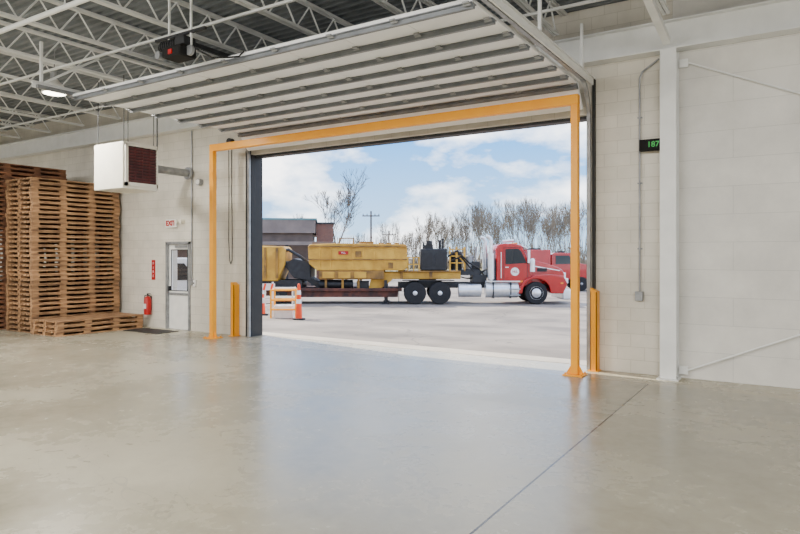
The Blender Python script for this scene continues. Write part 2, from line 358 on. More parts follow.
# yellow goal-post guard
g = empty("goalpost_guard", "bright yellow steel goalpost guard frame around the loading door", "door guard frame", (0, 9.47, 0))
for x in (-10.87, -2.87):
    MB().b2(x-.056, x+.056, -.056, .056, .015, 4.09).obj("post", "yellow", g, bevel=.008)
    mb = MB(); mb.b2(x-.15, x+.15, -.15, .15, 0, .018)
    for sx in (-1, 1):
        for sy in (-1, 1): mb.cyl((x+sx*.115, sy*.115, .01), (x+sx*.115, sy*.115, .045), .015, seg=6)
    mb.obj("base_plate", "yellow", g)
    for s in (-1,1): MB().prism([(x+s*.056,.015),(x+s*.14,.015),(x+s*.056,.16)], -.008, .008).obj("gusset", "yellow", g)
MB().b2(-10.926, -2.814, -.056, .056, 4.09, 4.24).obj("crossbar", "yellow", g, bevel=.008)
for x, h in ((-10.76, 1.15), (-2.72, 1.24)):
    g = empty("track_guard", "short yellow steel channel guard bolted in front of the door track", "bollard guard", (x, WY-.11, 0), group="door track guards")
    MB().b2(-.05, .05, -.07, -.055, .01, h).b2(-.05, -.038, -.07, .1, .01, h).b2(.038, .05, -.07, .1, .01, h).prism([(-.05,h),(.05,h),(.05,h+.001),(-.05,h+.06)], -.07, .1).obj("channel", "yellow", g, bevel=.004)
    MB().b2(-.08, .08, -.11, .1, 0, .012).obj("base_plate", "yellow", g)

g = empty("chain_hoist", "black hand chain loop hanging beside the loading door", "chain", (-11.0, WY-.06, 0))
MB().path([(0,0,4.4),(.01,0,3.2),(.0,0,2.2),(.03,0,1.7),(.07,0,1.62),(.11,0,1.7),(.12,0,2.2),(.1,0,3.2),(.1,0,4.4)], .01).obj("chain", "black", g)
MB().cyl((.05,-.05,4.4),(.05,.06,4.4),.08).obj("chain_wheel", "dark", g)

# ---------------------------------------------------------------- man door
g = empty("door_1", "white personnel door with a tall glass window", "door", (-12.825, WY, 0), kind="structure")
mb = MB(); W2 = .425
mb.b2(-W2-.03, -W2+.04, -.03, .14, 0, 2.15).b2(W2-.04, W2+.03, -.03, .14, 0, 2.15).b2(-W2-.03, W2+.03, -.03, .14, 2.08, 2.15)
mb.obj("frame", "grey_steel", g)
MB().b2(-.38, .38, .03, .075, .01, .95).b2(-.38, .38, .03, .075, 1.95, 2.08).b2(-.38, -.3, .03, .075, .95, 1.95).b2(.3, .38, .03, .075, .95, 1.95).obj("leaf", "white", g)
MB().b2(-.3, .3, .048, .056, .95, 1.95).obj("glass_pane", "glass", g)
MB().b2(-.3,.3,.02,.03,.94,.96).b2(-.3,.3,.02,.03,1.94,1.96).b2(-.31,-.29,.02,.03,.94,1.96).b2(.29,.31,.02,.03,.94,1.96).obj("window_bead","dark",g)
MB().box((-.34, .005, 1.0), (.04, .05, .12)).cyl((-.34, -.02, 1.0), (-.24, -.02, 1.0), .012).obj("handle", "dark", g)
MB().b2(-.36, .36, .005, .03, .84, .9).obj("push_bar", "grey_steel", g)
MB().b2(-.1, .3, -.03, .03, 2.0, 2.06).obj("closer", "grey_steel", g)

g = empty("exit_sign", "white exit sign with red letters and two emergency lamp heads", "exit sign", (-13.0, WY, 2.6))
MB().b2(-.24, .16, -.06, 0, -.1, .1).obj("housing", "white", g, bevel=.008)
text("EXIT", .17, "red_matt", g, (-.04, -.062, 0), FACE, bold=.009)
for x in (.22,.38): MB().cyl((x,0,.05),(x,-.12,.03),.05).obj("lamp_head", "cream", g)
g = empty("fire_extinguisher", "red fire extinguisher hung on the block wall", "fire extinguisher", (-13.88, WY-.1, .32))
MB().lathe([(.03,0),(.085,.01),(.09,.05),(.09,.38),(.065,.44),(.025,.47)]).obj("cylinder", "red_matt", g)
MB().cyl((0,0,.46),(0,0,.52),.022).b2(-.02,.1,-.012,.012,.52,.54).b2(-.02,.09,-.012,.012,.48,.495).obj("valve_handle", "black", g)
MB().path([(0,0,.5),(-.1,-.01,.48),(-.12,-.01,.36),(-.11,-.01,.15)], .012).obj("hose", "black", g)
MB().b2(-.05,.05,-.093,-.08,.16,.28).obj("label_sticker", "white", g)
MB().b2(-.03,.03,.078,.1,.1,.46).obj("wall_bracket", "dark", g)
g = empty("fire_sign", "narrow red vertical fire extinguisher sign on the wall", "sign", (-13.78, WY, 1.45))
MB().b2(-.07,.07,-.008,0,-.25,.25).obj("plate", "red_matt", g)
for i, ch in enumerate("FIRE"): text(ch, .09, "white", g, (0,-.009,.16-i*.105), FACE, ext=.001)
g = empty("wall_switch", "small grey switch box beside the personnel door", "switch", (-12.2, WY, 1.15))
MB().b2(-.05,.05,-.05,0,-.08,.08).obj("box", "white", g, bevel=.005); MB().b2(-.012,.012,-.065,-.05,-.02,.02).obj("toggle", "dark", g)
tag(MB().b2(-13.8,-12.5,9.25,9.85,0,.012).obj("floor_mat","black",bevel=.003), "flat black rubber mat in front of the personnel door", "mat")
g = empty("wall_lamp", "small round wall lamp with dark rim", "wall lamp", (-12.0, WY, 3.55))
MB().cyl((0,0,0),(0,-.1,0),.08).obj("housing","grey_steel",g); MB().cyl((0,-.1,0),(0,-.115,0),.06).obj("lens","white",g)
g = empty("conduit", "thin grey electrical conduit on the block wall", "conduit", (-12.3, WY, 0), group="wall conduits")
MB().path([(0,-.03,1.2),(0,-.03,4.8)], .018).obj("pipe","grey_steel",g); MB().b2(-.06,.06,-.08,0,1.1,1.24).obj("junction_box","grey_steel",g)

g = empty("conduit", "grey conduit with switch box running up to the beam", "conduit", (-2.06, WY, 0), group="wall conduits")
MB().path([(0,-.04,1.24),(0,-.04,4.5),(.04,-.04,4.6),(.28,-.04,4.76)], .015).obj("pipe","grey_steel",g)
MB().b2(-.06,.05,-.09,0,1.12,1.26).obj("switch_box","grey_steel",g,bevel=.004)
for z in (1.9,2.9,3.9): MB().b2(-.035,.035,-.03,0,z,z+.02).obj("clip","grey_steel",g)
g = empty("dock_display", "small black LED display with green digits on the wall", "display", (-1.89, WY-.13, 3.46))
MB().b2(-.15,.15,-.05,.05,-.085,.085).obj("housing","matt_black",g,bevel=.006)
text("187", .115, "green_led", g, (.05,-.053,0), FACE, bold=.001)
MB().b2(-.02,.02,.05,.13,-.02,.02).obj("bracket","dark",g)

# ---------------------------------------------------------------- heater
g = empty("unit_heater", "cream box unit heater with dark maroon louvres hung from the roof", "heater", (-11.375, 7.7, 3.1))
MB().b2(-.475,.475,-.385,.385,0,.9).obj("cabinet","cream",g,bevel=.012)
MB().b2(.476,.485,-.3,.33,.12,.82).obj("louvre_back","black",g)
mb = MB()
for k in range(12): mb.box((.5,.015,.15+k*.057),(.012,.62,.045),Matrix.Rotation(math.radians(35),4,'Y'))
for k in range(1,4): mb.b2(.485,.52,-.3+k*.157-.006,-.3+k*.157+.006,.12,.82)
mb.obj("louvre","maroon",g)
MB().b2(.476,.52,-.36,-.3,.05,.85).b2(.476,.52,.33,.36,.05,.85).b2(.476,.52,-.36,.36,.05,.12).b2(.476,.52,-.36,.36,.82,.85).obj("louvre_frame","cream",g)
for x in (-.42,.42):
    for y in (-.33,.33): MB().cyl((x,y,.9),(x,y,2.17),.008,seg=8).obj("hanger_rod","dark",g)
MB().path([(-.35,.3,.68),(-.62,.75,.68),(-.98,1.0,.68),(-1.0,2.4,.68)],.09,seg=16).cyl((-1.0,2.3,.68),(-1.0,2.34,.68),.15).obj("flue_pipe","grey_steel",g)
MB().path([(.3,.385,.3),(.3,.5,.3),(.3,.5,2.1)],.015).obj("gas_pipe","dark",g)

# ---------------------------------------------------------------- pallets
PH = .113
def pallet_mesh(lx, ly, seed):
    rnd = random.Random(seed); mb = MB(); h = PH
    for y in (-ly/2+.07, -ly/6, ly/6, ly/2-.07):
        for x in (-lx/2+.06, 0, lx/2-.06): mb.box((x, y, .049), (.1, .16, .056))
        mb.b2(-lx/2+.01, lx/2-.01, y-.05, y+.05, .074, h-.02)
        mb.b2(-lx/2+.09, lx/2-.09, y-.05, y+.05, .001, .02)
    n = 8
    for i in range(n):
        x = -lx/2+.05+i*(lx-.1)/(n-1); wd = .11-rnd.random()*.015; e = rnd.random()*.02
        mb.b2(x-wd/2, x+wd/2, -ly/2-e, ly/2+rnd.random()*.02, h-.03, h)
    for x in (-lx/2+.045, 0, lx/2-.045): mb.b2(x-.045, x+.045, -ly/2, ly/2, 0, .028)
    return mb
def stack(x, y, n, lx, ly, mat, label, group, seed):
    bases = [pallet_mesh(lx, ly, seed+k).obj("wooden_pallet", mat) for k in range(2)]
    rnd = random.Random(seed)
    for i in range(n):
        o = bases[i] if i < 2 else bases[rnd.randrange(2)].copy()
        if i >= 2: COL.objects.link(o)
        o.location = (x+rnd.uniform(-.012,.012), y+rnd.uniform(-.015,.015), (PH+.0005)*i); o.rotation_euler[2] = rnd.uniform(-.004,.004)+(math.pi if rnd.random()<.4 else 0)
        tag(o, label, "pallet", group)
stack(-15.6, 8.86, 32, 1.2, 2.2, "wood", "light brown wooden pallet in the tall stack against the wall", "tall stack of pale pallets", 11)
stack(-17.1, 8.3, 36, 1.25, 2.2, "wood_dark", "weathered reddish-brown wooden pallet in the tallest stack", "tallest stack of weathered pallets", 23)
stack(-14.42, 8.8, 3, 1.04, 2.15, "wood", "wooden pallet in the low pile beside the tall stack", "low pile of pallets", 41)

# ---------------------------------------------------------------- lights inside
def highbay(x, y, power, size=.5):
    g = empty("high_bay_light", "round high-bay lamp hanging from the roof joists", "ceiling lamp", (x, y, 4.85), group="high-bay lamps")
    MB().lathe([(.22,0),(.2,.1),(.09,.22),(.06,.26)],24).obj("reflector","white",g)
    MB().cyl((0,0,-.01),(0,0,0),.19,seg=24).obj("lens","lamp",g)
    MB().cyl((0,0,.26),(0,0,.42),.07).cyl((0,0,.42),(0,0,.9),.01,seg=6).obj("ballast","grey_steel",g)
    l = bpy.data.lights.new("lamp_light",'AREA'); l.shape='DISK'; l.size=size; l.energy=power; l.color=(1,.95,.87)
    o = bpy.data.objects.new("lamp_light",l); COL.objects.link(o); o.parent=g; o.location=(0,0,-.03)
for x, y, p in ((-11.8,6.5,240),(-20,5,300),(-13,1.5,240),(-7,1.0,240)):
    highbay(x, y, p)
def offscreen_fill(x, y, sx, sy, power):  # unseen fill light added to brighten the room, no fixture behind it
    l = bpy.data.lights.new("offscreen_fill",'AREA'); l.shape='RECTANGLE'; l.size=sx; l.size_y=sy; l.energy=power; l.color=(1,.975,.93)
    o = bpy.data.objects.new("offscreen_fill",l); COL.objects.link(o); o.location=(x,y,5.1)
    o.rotation_euler = (math.radians(30),0,0)
offscreen_fill(4,-3,6,3,1200); offscreen_fill(-6,-4,8,3,1150); offscreen_fill(-17,-4,8,3,850)

# ---------------------------------------------------------------- outside ground
bm = MB()
def gz(y): return 0 if y < 10.4 else (-.42*(y-10.4)/9.6 if y < 20 else -.42)
ys = [WY+WT, 12, 14, 16, 18, 20, 30, 60, 400]
vs = [[bm.bm.verts.new((x, y, gz(y)-.001)) for x in (-400, -40, 0, 60, 400)] for y in ys]
for a, c in zip(vs[:-1], vs[1:]):
    for i in range(4): bm.bm.faces.new((a[i], a[i+1], c[i+1], c[i]))
tag(bm.obj("ground", "asphalt"), "pale worn cracked asphalt yard sloping away from the building", "ground", kind="structure")
tag(MB().b2(XL-.6, XR+.6, WY+WT, WY+WT+.45, -.15, .004).obj("trim_4","apron"), "pale concrete threshold strip outside the loading door", "threshold", kind="structure")
c = yard(0, 140); o = MB().box((0,0,0),(300,130,.05)).obj("lawn", "grass", loc=(c.x, c.y, -.41), rz=TH); tag(o, "dry winter grass beyond the yard", "grass", kind="structure")

# ---------------------------------------------------------------- wheels helper
def wheel(parent, x, y, z, r, wd, near=True, rim="chrome", front=False):
    w = sub_empty("wheel", parent, (x, y, z)); s = -1 if near else 1
    rot = Matrix.Rotation(math.radians(90)*(1 if s < 0 else -1),4,'X')
    MB().lathe([(r*.56,-wd),(r*.9,-wd),(r*.985,-wd*.85),(r,-wd*.6),(r,-wd*.4),(r*.985,-wd*.12),(r*.93,0),(r*.58,0)],36,rot).obj("tyre","tyre",w)
    if front: prof=[(r*.58,-wd*.9),(r*.6,.0),(r*.56,.0),(r*.5,-.03),(r*.3,.03),(r*.22,.05),(r*.2,.09),(r*.06,.12)]
    else: prof=[(r*.58,-wd*.9),(r*.6,.0),(r*.55,-.02),(r*.5,-.11),(r*.28,-.1),(r*.2,-.04),(r*.19,.03),(r*.06,.06)]
    MB().lathe(prof,28,rot).obj("rim",rim,w)
    return w

# ---------------------------------------------------------------- red tractor
p = yard(0, 28.8, -.42)
g = empty("tractor_truck", "red conventional day-cab semi tractor with chrome fuel tank", "truck", p, TH)
for y in (.75,1.65): MB().b2(-.1,7.3,y,y+.1,.72,.98).obj("frame_rail","dark",g)
MB().b2(.0,.1,.85,1.65,.75,.95).b2(3.2,3.3,.85,1.65,.75,.95).b2(.9,1.7,.75,1.75,.98,1.12).obj("cross_member","dark",g)
for x in (.69,1.83):
    wheel(g,x,.0,.52,.52,.5); wheel(g,x,2.5,.52,.52,.5,False)
wheel(g,6.26,.08,.52,.52,.3,front=True); wheel(g,6.26,2.42,.52,.52,.3,False)
for x in (.69,1.83): MB().cyl((x,.3,.52),(x,2.2,.52),.09).sph((x,1.25,.52),.22).obj("axle","dark",g)
MB().cyl((6.26,.3,.52),(6.26,2.2,.52),.07).obj("axle","dark",g)
cab = [(4.45,.72),(4.45,2.6),(4.52,2.74),(4.8,2.8),(5.3,2.79),(5.62,2.7),(5.95,2.04),(6.02,1.95),(6.1,1.0),(5.62,.72)]
MB().prism(cab,.25,2.25).obj("cab","red",g,bevel=.04)
win=[(4.86,1.84),(4.86,2.54),(5.44,2.56),(5.58,2.45),(5.84,1.9)]
for y0,y1 in ((.228,.252),(2.25,2.272)): MB().prism(win,y0,y1).obj("side_window","glass_dark",g)
MB().b2(5.2,5.225,.222,.25,1.86,2.55).obj("window_divider","black",g)
MB().b2(4.435,4.45,.6,1.9,1.8,2.5).obj("rear_window","glass_dark",g)
MB().bar((5.65,1.25,2.64),(5.95,1.25,2.06),1.84,.05).obj("windshield","glass_dark",g)
MB().bar((5.69,1.25,2.62),(5.98,1.25,2.08),.04,.05).obj("windshield_pillar","black",g)
MB().prism([(5.55,2.77),(5.92,2.58),(5.92,2.54),(5.6,2.68)],.28,2.22).obj("sun_visor","chrome",g)
MB().b2(4.78,4.8,.238,.256,.85,2.62).b2(5.88,5.9,.238,.256,.85,1.9).b2(4.78,5.9,.238,.256,.85,.87).b2(4.78,5.6,.238,.256,2.61,2.63).obj("door_seam","black",g)
MB().b2(4.86,5.0,.215,.25,1.68,1.72).obj("door_handle","chrome",g)
MB().cyl((4.66,.2,1.2),(4.66,.2,2.4),.018).b2(4.65,4.67,.2,.26,1.2,1.23).b2(4.65,4.67,.2,.26,2.37,2.4).obj("grab_rail","chrome",g)
MB().cyl((5.3,.236,1.5),(5.3,.25,1.5),.19,seg=32).obj("emblem","white",g)
text("HLL",.14,"red_matt",g,(5.3,.232,1.5),FACE,bold=.004)
for y in (.5,.85,1.25,1.65,2.0): MB().sph((5.4,y,2.8),.05,sc=(1.4,.8,.8)).obj("roof_marker","amber",g)
MB().cyl((4.9,.6,2.78),(4.9,.6,2.92),.012).cyl((4.8,.6,2.9),(5.3,.6,2.94),.045,.07).obj("air_horn","chrome",g)
MB().loft([(5.95,.3,2.2,.95,2.06),(6.3,.36,2.14,.95,2.0),(6.8,.44,2.06,.95,1.88),(7.3,.54,1.96,.92,1.72),(7.58,.62,1.88,.9,1.56),(7.7,.7,1.8,.88,1.38)]).obj("hood","red",g,bevel=.04)
MB().bar((6.15,.33,1.76),(7.45,.55,1.54),.03,.035).obj("hood_trim","chrome",g)
MB().b2(6.35,6.8,.34,.41,1.5,1.66).obj("hood_vent","black",g)
MB().b2(5.985,6.01,.27,.32,1.0,2.03).obj("hood_seam","black",g)
MB().b2(7.66,7.78,.76,1.74,.7,1.44).obj("grille","chrome",g,bevel=.02)
mb=MB()
for k in range(10): mb.b2(7.78,7.79,.82+k*.09,.86+k*.09,.74,1.4)
mb.obj("grille_bars","black",g)["kind"]="stuff"
def arch(y0,y1):
    mb = MB(); pts=[]
    for k in range(0,13):
        a = math.pi*k/12; pts.append((6.26-.64*math.cos(a), .58+.6*math.sin(a)))
    prof = [(5.6,.5)]+pts+[(6.92,.5),(7.5,.5),(7.68,.95),(7.5,1.3),(6.9,1.38),(6.2,1.34),(5.75,1.14),(5.5,.8),(5.35,.5)]
    return mb.prism(prof,y0,y1)
arch(.05,.62).obj("fender","red",g,bevel=.03); arch(1.88,2.45).obj("fender","red",g,bevel=.03)
MB().b2(7.46,7.84,.05,2.45,.22,.7).obj("bumper","chrome",g,bevel=.06)
for y in (.08,2.14): MB().b2(7.46,7.72,y,y+.28,.96,1.2).obj("headlight","reflect",g,bevel=.03)
for x,z in ((7.36,.94),(5.5,1.02)): MB().b2(x,x+.12,.03,.06,z,z+.07).obj("turn_signal","amber",g)
for y in (.0,2.36):
    MB().b2(5.84,5.94,y-.06,y+.16,1.9,2.5).obj("mirror","chrome",g)
    MB().b2(5.86,5.89,y,y+.25,1.86,1.89).b2(5.86,5.89,y,y+.25,2.5,2.53).obj("mirror_arm","black",g)
MB().cyl((3.95,.4,.66),(5.45,.4,.66),.37,seg=28).obj("fuel_tank","chrome",g,bevel=.02)
MB().cyl((2.7,.42,.62),(3.75,.42,.62),.3,seg=24).obj("air_tank","chrome",g,bevel=.02)
for x in (4.25,5.05): MB().b2(x,x+.05,.02,.78,.28,1.03).obj("tank_strap","dark",g)
for z in (.4,.68): MB().b2(5.0,5.5,-.03,.1,z,z+.05).obj("step","grey_steel",g)
MB().b2(3.95,5.5,.05,.35,1.03,1.08).obj("running_board","chrome",g)
for y in (.28,2.22):
    MB().cyl((4.2,y,1.15),(4.2,y,2.35),.15,seg=20).cyl((4.2,y,2.3),(4.2,y,2.98),.085).path([(4.2,y,2.95),(4.13,y,3.08),(3.98,y,3.14)],.085).path([(4.2,y,1.2),(4.2,y,.95),(4.5,y,.8)],.07).obj("exhaust_stack","chrome",g)
MB().b2(3.4,4.05,.6,1.9,.98,1.34).obj("battery_box","dark",g,bevel=.02)
MB().b2(4.3,4.42,.3,2.2,1.05,2.1).obj("headache_rack","dark",g,bevel=.01)
mb=MB()
for y in (.9,1.15,1.4): mb.path([(4.42,y,1.7),(4.0,y,1.55),(3.6,y,1.2),(3.2,y,1.15),(2.6,y,1.3)],.025)
mb.obj("air_hose","black",g)
MB().cyl((6.1,.24,1.5),(6.1,.24,2.0),.12).sph((6.1,.24,2.0),.12).obj("air_cleaner","chrome",g)
for y in (0,2.0): MB().b2(-.07,-.04,y,y+.5,.15,.95).obj("mud_flap","black",g); MB().b2(.1,2.5,y+.02,y+.48,1.08,1.11).obj("rear_fender","black",g)

# ---------------------------------------------------------------- yellow equipment trailer
g = empty("equipment_trailer", "ochre yellow box-bodied plant trailer coupled behind the red tractor", "trailer", yard(-4.5, 28.9, -.42), TH)
o_ = 4.5
def X(u): return (u-400)*.0457+o_
def Z(v): return (304-v)*.0457
mb = MB(); prof=[(X(307),Z(246)),(X(309),Z(243.5)),(X(337),Z(242.5)),(X(405),Z(243.5)),(X(407),Z(245.5)),(X(408),Z(266)),(X(404),Z(270)),(X(316),Z(270)),(X(308),Z(263))]
mb.prism(prof,.15,2.3).obj("tank_body","ochre",g,bevel=.03)
for u in (319,330,352,363,374,385,396): MB().b2(X(u)-.03,X(u)+.03,.1,.15,Z(269),Z(246)).obj("tank_rib","ochre",g)
MB().b2(X(308),X(407),.08,.15,Z(259.5),Z(258.3)).obj("tank_band","ochre_dark",g)
MB().b2(X(308),X(407),.07,.15,Z(246.4),Z(245.2)).obj("tank_rim","ochre_dark",g)
MB().b2(X(338),X(339),.3,.34,Z(243),Z(237)).b2(X(352),X(353),.3,.34,Z(243),Z(237)).b2(X(338),X(353),.3,.34,Z(238),Z(237)).obj("top_rail","ochre_dark",g)
MB().b2(X(310),X(330),.6,1.8,Z(243.5),Z(241)).obj("top_cover","taupe",g,bevel=.02)
MB().cyl((X(365),1.2,Z(243.5)),(X(365),1.2,Z(240.5)),.35,seg=20).obj("hatch","ochre_dark",g)
for u in (378,386,394): MB().b2(X(u),X(u+5),.7,1.5,Z(243.5),Z(241.8)).obj("lid","ochre_dark",g,bevel=.01)
MB().b2(X(338),X(348),.06,.08,Z(254),Z(250.5)).obj("red_decal","red_matt",g); text("HLL",.12,"white",g,(X(343),.055,Z(252.2)),FACE)
MB().b2(X(355),X(361),.12,.15,Z(256.5),Z(250.5)).b2(X(388),X(393),.12,.15,Z(268),Z(262)).obj("inspection_plate","ochre_dark",g)
MB().b2(X(318),X(384),.1,2.35,Z(279),Z(270)).obj("side_frame","ochre_dark",g,bevel=.03)
for u in (322,338,354): MB().b2(X(u),X(u+12),.06,.1,Z(277.5),Z(271.5)).obj("access_panel","ochre",g)
for y in (.5,1.8): MB().b2(X(380),X(462),y,y+.25,Z(279),Z(272)).obj("gooseneck_beam","ochre",g,bevel=.02)
MB().b2(X(398),X(462),.4,2.15,Z(272),Z(270.5)).b2(X(400),X(403),.45,.5,Z(279),Z(271)).b2(X(430),X(433),.45,.5,Z(279),Z(271)).obj("gooseneck_deck","ochre_dark",g,bevel=.01)
for y in (.45,1.8): MB().prism([(X(372),Z(271)),(X(384),Z(271)),(X(392),Z(280)),(X(380),Z(289)),(X(368),Z(289))],y,y+.3).obj("gooseneck_knee","ochre",g)
MB().b2(X(240),X(402),.1,2.4,Z(291),Z(288)).obj("low_deck","rust",g,bevel=.02)
for y in (.2,2.2): MB().b2(X(262),X(398),y,y+.1,Z(297),Z(290)).obj("deck_rail","rust",g)
for u in (325,342,358):
    for y in (.2,2.1): MB().b2(X(u)-.05,X(u)+.05,y,y+.1,Z(290),Z(278)).obj("support_leg","ochre_dark",g)
MB().cyl((X(318),.5,Z(284)),(X(352),.5,Z(284)),.2).obj("burner_pipe","dark",g,bevel=.01)
MB().b2(X(356),X(368),.3,.9,Z(290),Z(281)).obj("valve_box","dark",g,bevel=.02)
for y in (.3,2.1): MB().b2(X(384),X(387),y,y+.12,Z(303.7),Z(280)).b2(X(382),X(389),y-.05,y+.17,.0,.04).obj("landing_leg","dark",g)
for u in (252,277): wheel(g,X(u),.05,.42,.42,.3,True,"dark"); wheel(g,X(u),2.45,.42,.42,.3,False,"dark")
MB().b2(X(421),X(448),.45,2.0,Z(270),Z(248)).obj("engine_cover","dark",g,bevel=.04)
for u in (423,436): MB().b2(X(u),X(u+10),.41,.45,Z(267),Z(252)).obj("engine_grille","black",g)
MB().b2(X(425),X(434),.6,1.6,Z(248),Z(244)).cyl((X(441),.8,Z(248)),(X(441),.8,Z(239)),.07).cyl((X(430),.7,Z(244)),(X(430),.7,Z(240)),.14).cyl((X(445),1.4,Z(248)),(X(445),1.4,Z(237)),.05).cyl((X(424),.6,Z(248)),(X(424),.6,Z(241)),.04).obj("engine_stack","black",g)
mb = MB()
for u in (451,458,466): mb.b2(X(u)-.04,X(u)+.04,.5,.6,Z(271),Z(246))
for v in (248,255,262): mb.b2(X(451),X(466),.52,.58,Z(v+1),Z(v))
mb.bar((X(452),.55,Z(248)),(X(466),.55,Z(262)),.05,.05)
mb.obj("guard_rail","ochre",g)
mb=MB(); mb.b2(X(407),X(420),.45,.5,Z(257.4),Z(256.5)).b2(X(407),X(420),.45,.5,Z(264.4),Z(263.5))
for u in (408,414,419.5): mb.b2(X(u)-.03,X(u)+.03,.45,.5,Z(271),Z(257))
mb.obj("walkway_rail","ochre",g)
MB().cyl((X(458),1,Z(270)),(X(458),1,Z(251)),.28).obj("hydraulic_tank","dark",g,bevel=.02)
MB().cyl((X(472),.9,Z(270)),(X(472),.9,Z(255)),.2).obj("filter_drum","grey_steel",g,bevel=.02)
MB().b2(X(462),X(482),.5,1.9,Z(275),Z(269)).b2(X(474),X(482),.6,1.2,Z(269),Z(261)).obj("pump_skid","dark",g,bevel=.02)
MB().cyl((X(478),.8,Z(261)),(X(478),.8,Z(246)),.04).cyl((X(469),1.3,Z(270)),(X(469),1.3,Z(243)),.05).obj("vent_pipe","grey_steel",g)
MB().path([(X(449),.5,Z(256)),(X(458),.4,Z(250)),(X(470),.4,Z(262)),(X(480),.5,Z(268)),(X(486),.6,Z(275))],.04).path([(X(449),.6,Z(262)),(X(462),.45,Z(256)),(X(474),.5,Z(270)),(X(484),.7,Z(277))],.035).obj("hose","black",g)
MB().loft([(X(284),.5,2.0,Z(268),Z(262)),(X(292),.4,2.1,Z(278),Z(258)),(X(309),.5,2.0,Z(281),Z(262))]).obj("chute","dark",g,bevel=.03)
MB().bar((X(280),1.1,Z(262)),(X(318),1.1,Z(286)),1.2,.25).cyl((X(296),.5,Z(284)),(X(296),2,Z(284)),.2).obj("conveyor","black",g)
MB().path([(X(272),.6,Z(252)),(X(286),.5,Z(249)),(X(298),.5,Z(256)),(X(308),.6,Z(264))],.07).obj("feed_hose","dark",g)
MB().prism([(X(236),Z(247)),(X(239),Z(244.5)),(X(281),Z(245.5)),(X(284),Z(249)),(X(283),Z(264)),(X(276),Z(281)),(X(244),Z(281)),(X(236),Z(268))],.3,2.2).obj("hopper_body","ochre",g,bevel=.05)
for u in (262,274): MB().b2(X(u),X(u)+.12,.24,.3,Z(278),Z(247)).obj("hopper_rib","ochre_dark",g)
for y in (.4,1.9): MB().b2(X(240),X(300),y,y+.15,Z(288),Z(280)).obj("hopper_frame","dark",g)

g = empty("box_truck", "red utility truck parked behind the tractor", "truck", yard(10.0,40,-.42), TH)
MB().b2(-2.6,-.4,.1,2.2,.8,2.62).obj("body","red",g,bevel=.05)
MB().prism([(-.35,.7),(-.35,2.3),(-.2,2.42),(.9,2.42),(1.5,1.75),(2.3,1.6),(2.4,1.3),(2.4,.7)],.1,2.1).obj("cab","red",g,bevel=.05)
MB().prism([(-.1,1.7),(-.1,2.25),(.75,2.25),(1.15,1.72)],.08,.1).obj("side_window","glass_dark",g)
MB().bar((.98,1.1,2.35),(1.45,1.1,1.8),1.7,.03).obj("windshield","glass_dark",g)
MB().b2(-2.6,2.4,.5,1.7,.5,.8).b2(2.4,2.55,.1,2.1,.45,.75).obj("chassis","dark",g)
MB().b2(-2.4,-.6,.08,.1,1.3,1.5).obj("stripe","white",g)
MB().b2(-2.0,-1.0,.4,1.9,2.62,2.72).b2(.2,.6,.6,1.6,2.42,2.54).obj("roof_rack","dark",g)
for x in (-1.7,1.55): wheel(g,x,.05,.45,.45,.28,True,"grey_steel"); wheel(g,x,2.15,.45,.45,.28,False,"grey_steel")

# white van seen through the glass of the personnel door
g = empty("van", "white panel van parked outside the personnel door", "van", yard(-9.0,23.5,-.42), TH)
MB().prism([(-2.3,.4),(-2.35,2.0),(-2.2,2.15),(1.0,2.15),(1.7,1.35),(2.4,1.15),(2.5,.8),(2.5,.4)],0,1.9).obj("body","white",g,bevel=.06)
MB().prism([(.2,1.3),(.2,1.95),(.95,1.95),(1.45,1.33)],-.015,.0).obj("side_window","glass_dark",g)
MB().bar((1.05,.95,2.08),(1.66,.95,1.42),1.6,.03).obj("windshield","glass_dark",g)
MB().b2(2.46,2.58,.1,1.8,.35,.6).obj("bumper","dark",g)
for x in (-1.5,1.6): wheel(g,x,-.02,.34,.34,.24,True,"grey_steel"); wheel(g,x,1.92,.34,.34,.24,False,"grey_steel")

# ---------------------------------------------------------------- cones and barricades
def delineator(a,d,h,label):
    p = yard(a,d); p.z = gz(p.y)
    g = empty("traffic_cone", label, "traffic cone", p, TH, group="orange traffic cones")
    MB().lathe([(.2,0),(.2,.05),(.1,.055)],8).obj("base","black",g)
    MB().lathe([(.11,.05),(.045,h),(.025,h+.01)],20).obj("cone","orange",g)
    for f in (.45,.72):
        r0 = .11-(.065)*f+.004; r1 = .11-.065*(f+.13)+.004
        MB().lathe([(r0,.05+(h-.05)*f),(r1,.05+(h-.05)*(f+.13))],20).obj("reflective_band","reflect",g)
    MB().sph((0,0,h+.02),.04).obj("tip","orange",g)
delineator(-3.17,19.75,1.08,"tall orange traffic cone with two white reflective bands")
delineator(-4.72,21.6,1.0,"orange traffic cone beside the white barricade")
def barrier(a,d,mat,label,wd):
    p = yard(a,d); p.z = gz(p.y)
    g = empty("safety_barrier", label, "barrier", p, TH, group="tubular steel barriers")
    mb = MB()
    for x in (-wd,wd):
        for y in (-.3,.3): mb.cyl((x,y,0),(x,y,.95),.03,seg=12)
    for z in (.3,.6,.92):
        mb.cyl((-wd,-.3,z),(wd,-.3,z),.026,seg=12).cyl((-wd,.3,z),(wd,.3,z),.026,seg=12).cyl((-wd,-.3,z),(-wd,.3,z),.026,seg=12).cyl((wd,-.3,z),(wd,.3,z),.026,seg=12)
    mb.obj("rail",mat,g)
    return g
g = barrier(-3.72,20.4,"yellow","yellow tubular steel cage barrier around a pale block",.4)
MB().b2(-.33,.28,-.2,.2,0,.42).obj("block","white",g,bevel=.03)
barrier(-4.35,22.6,"cream","pale cream tubular steel barrier behind the yellow one",.55)
p = yard(-4.5,20.9); p.z = gz(p.y)
g = empty("barricade", "white folding barricade with one orange striped board", "barricade", p, TH)
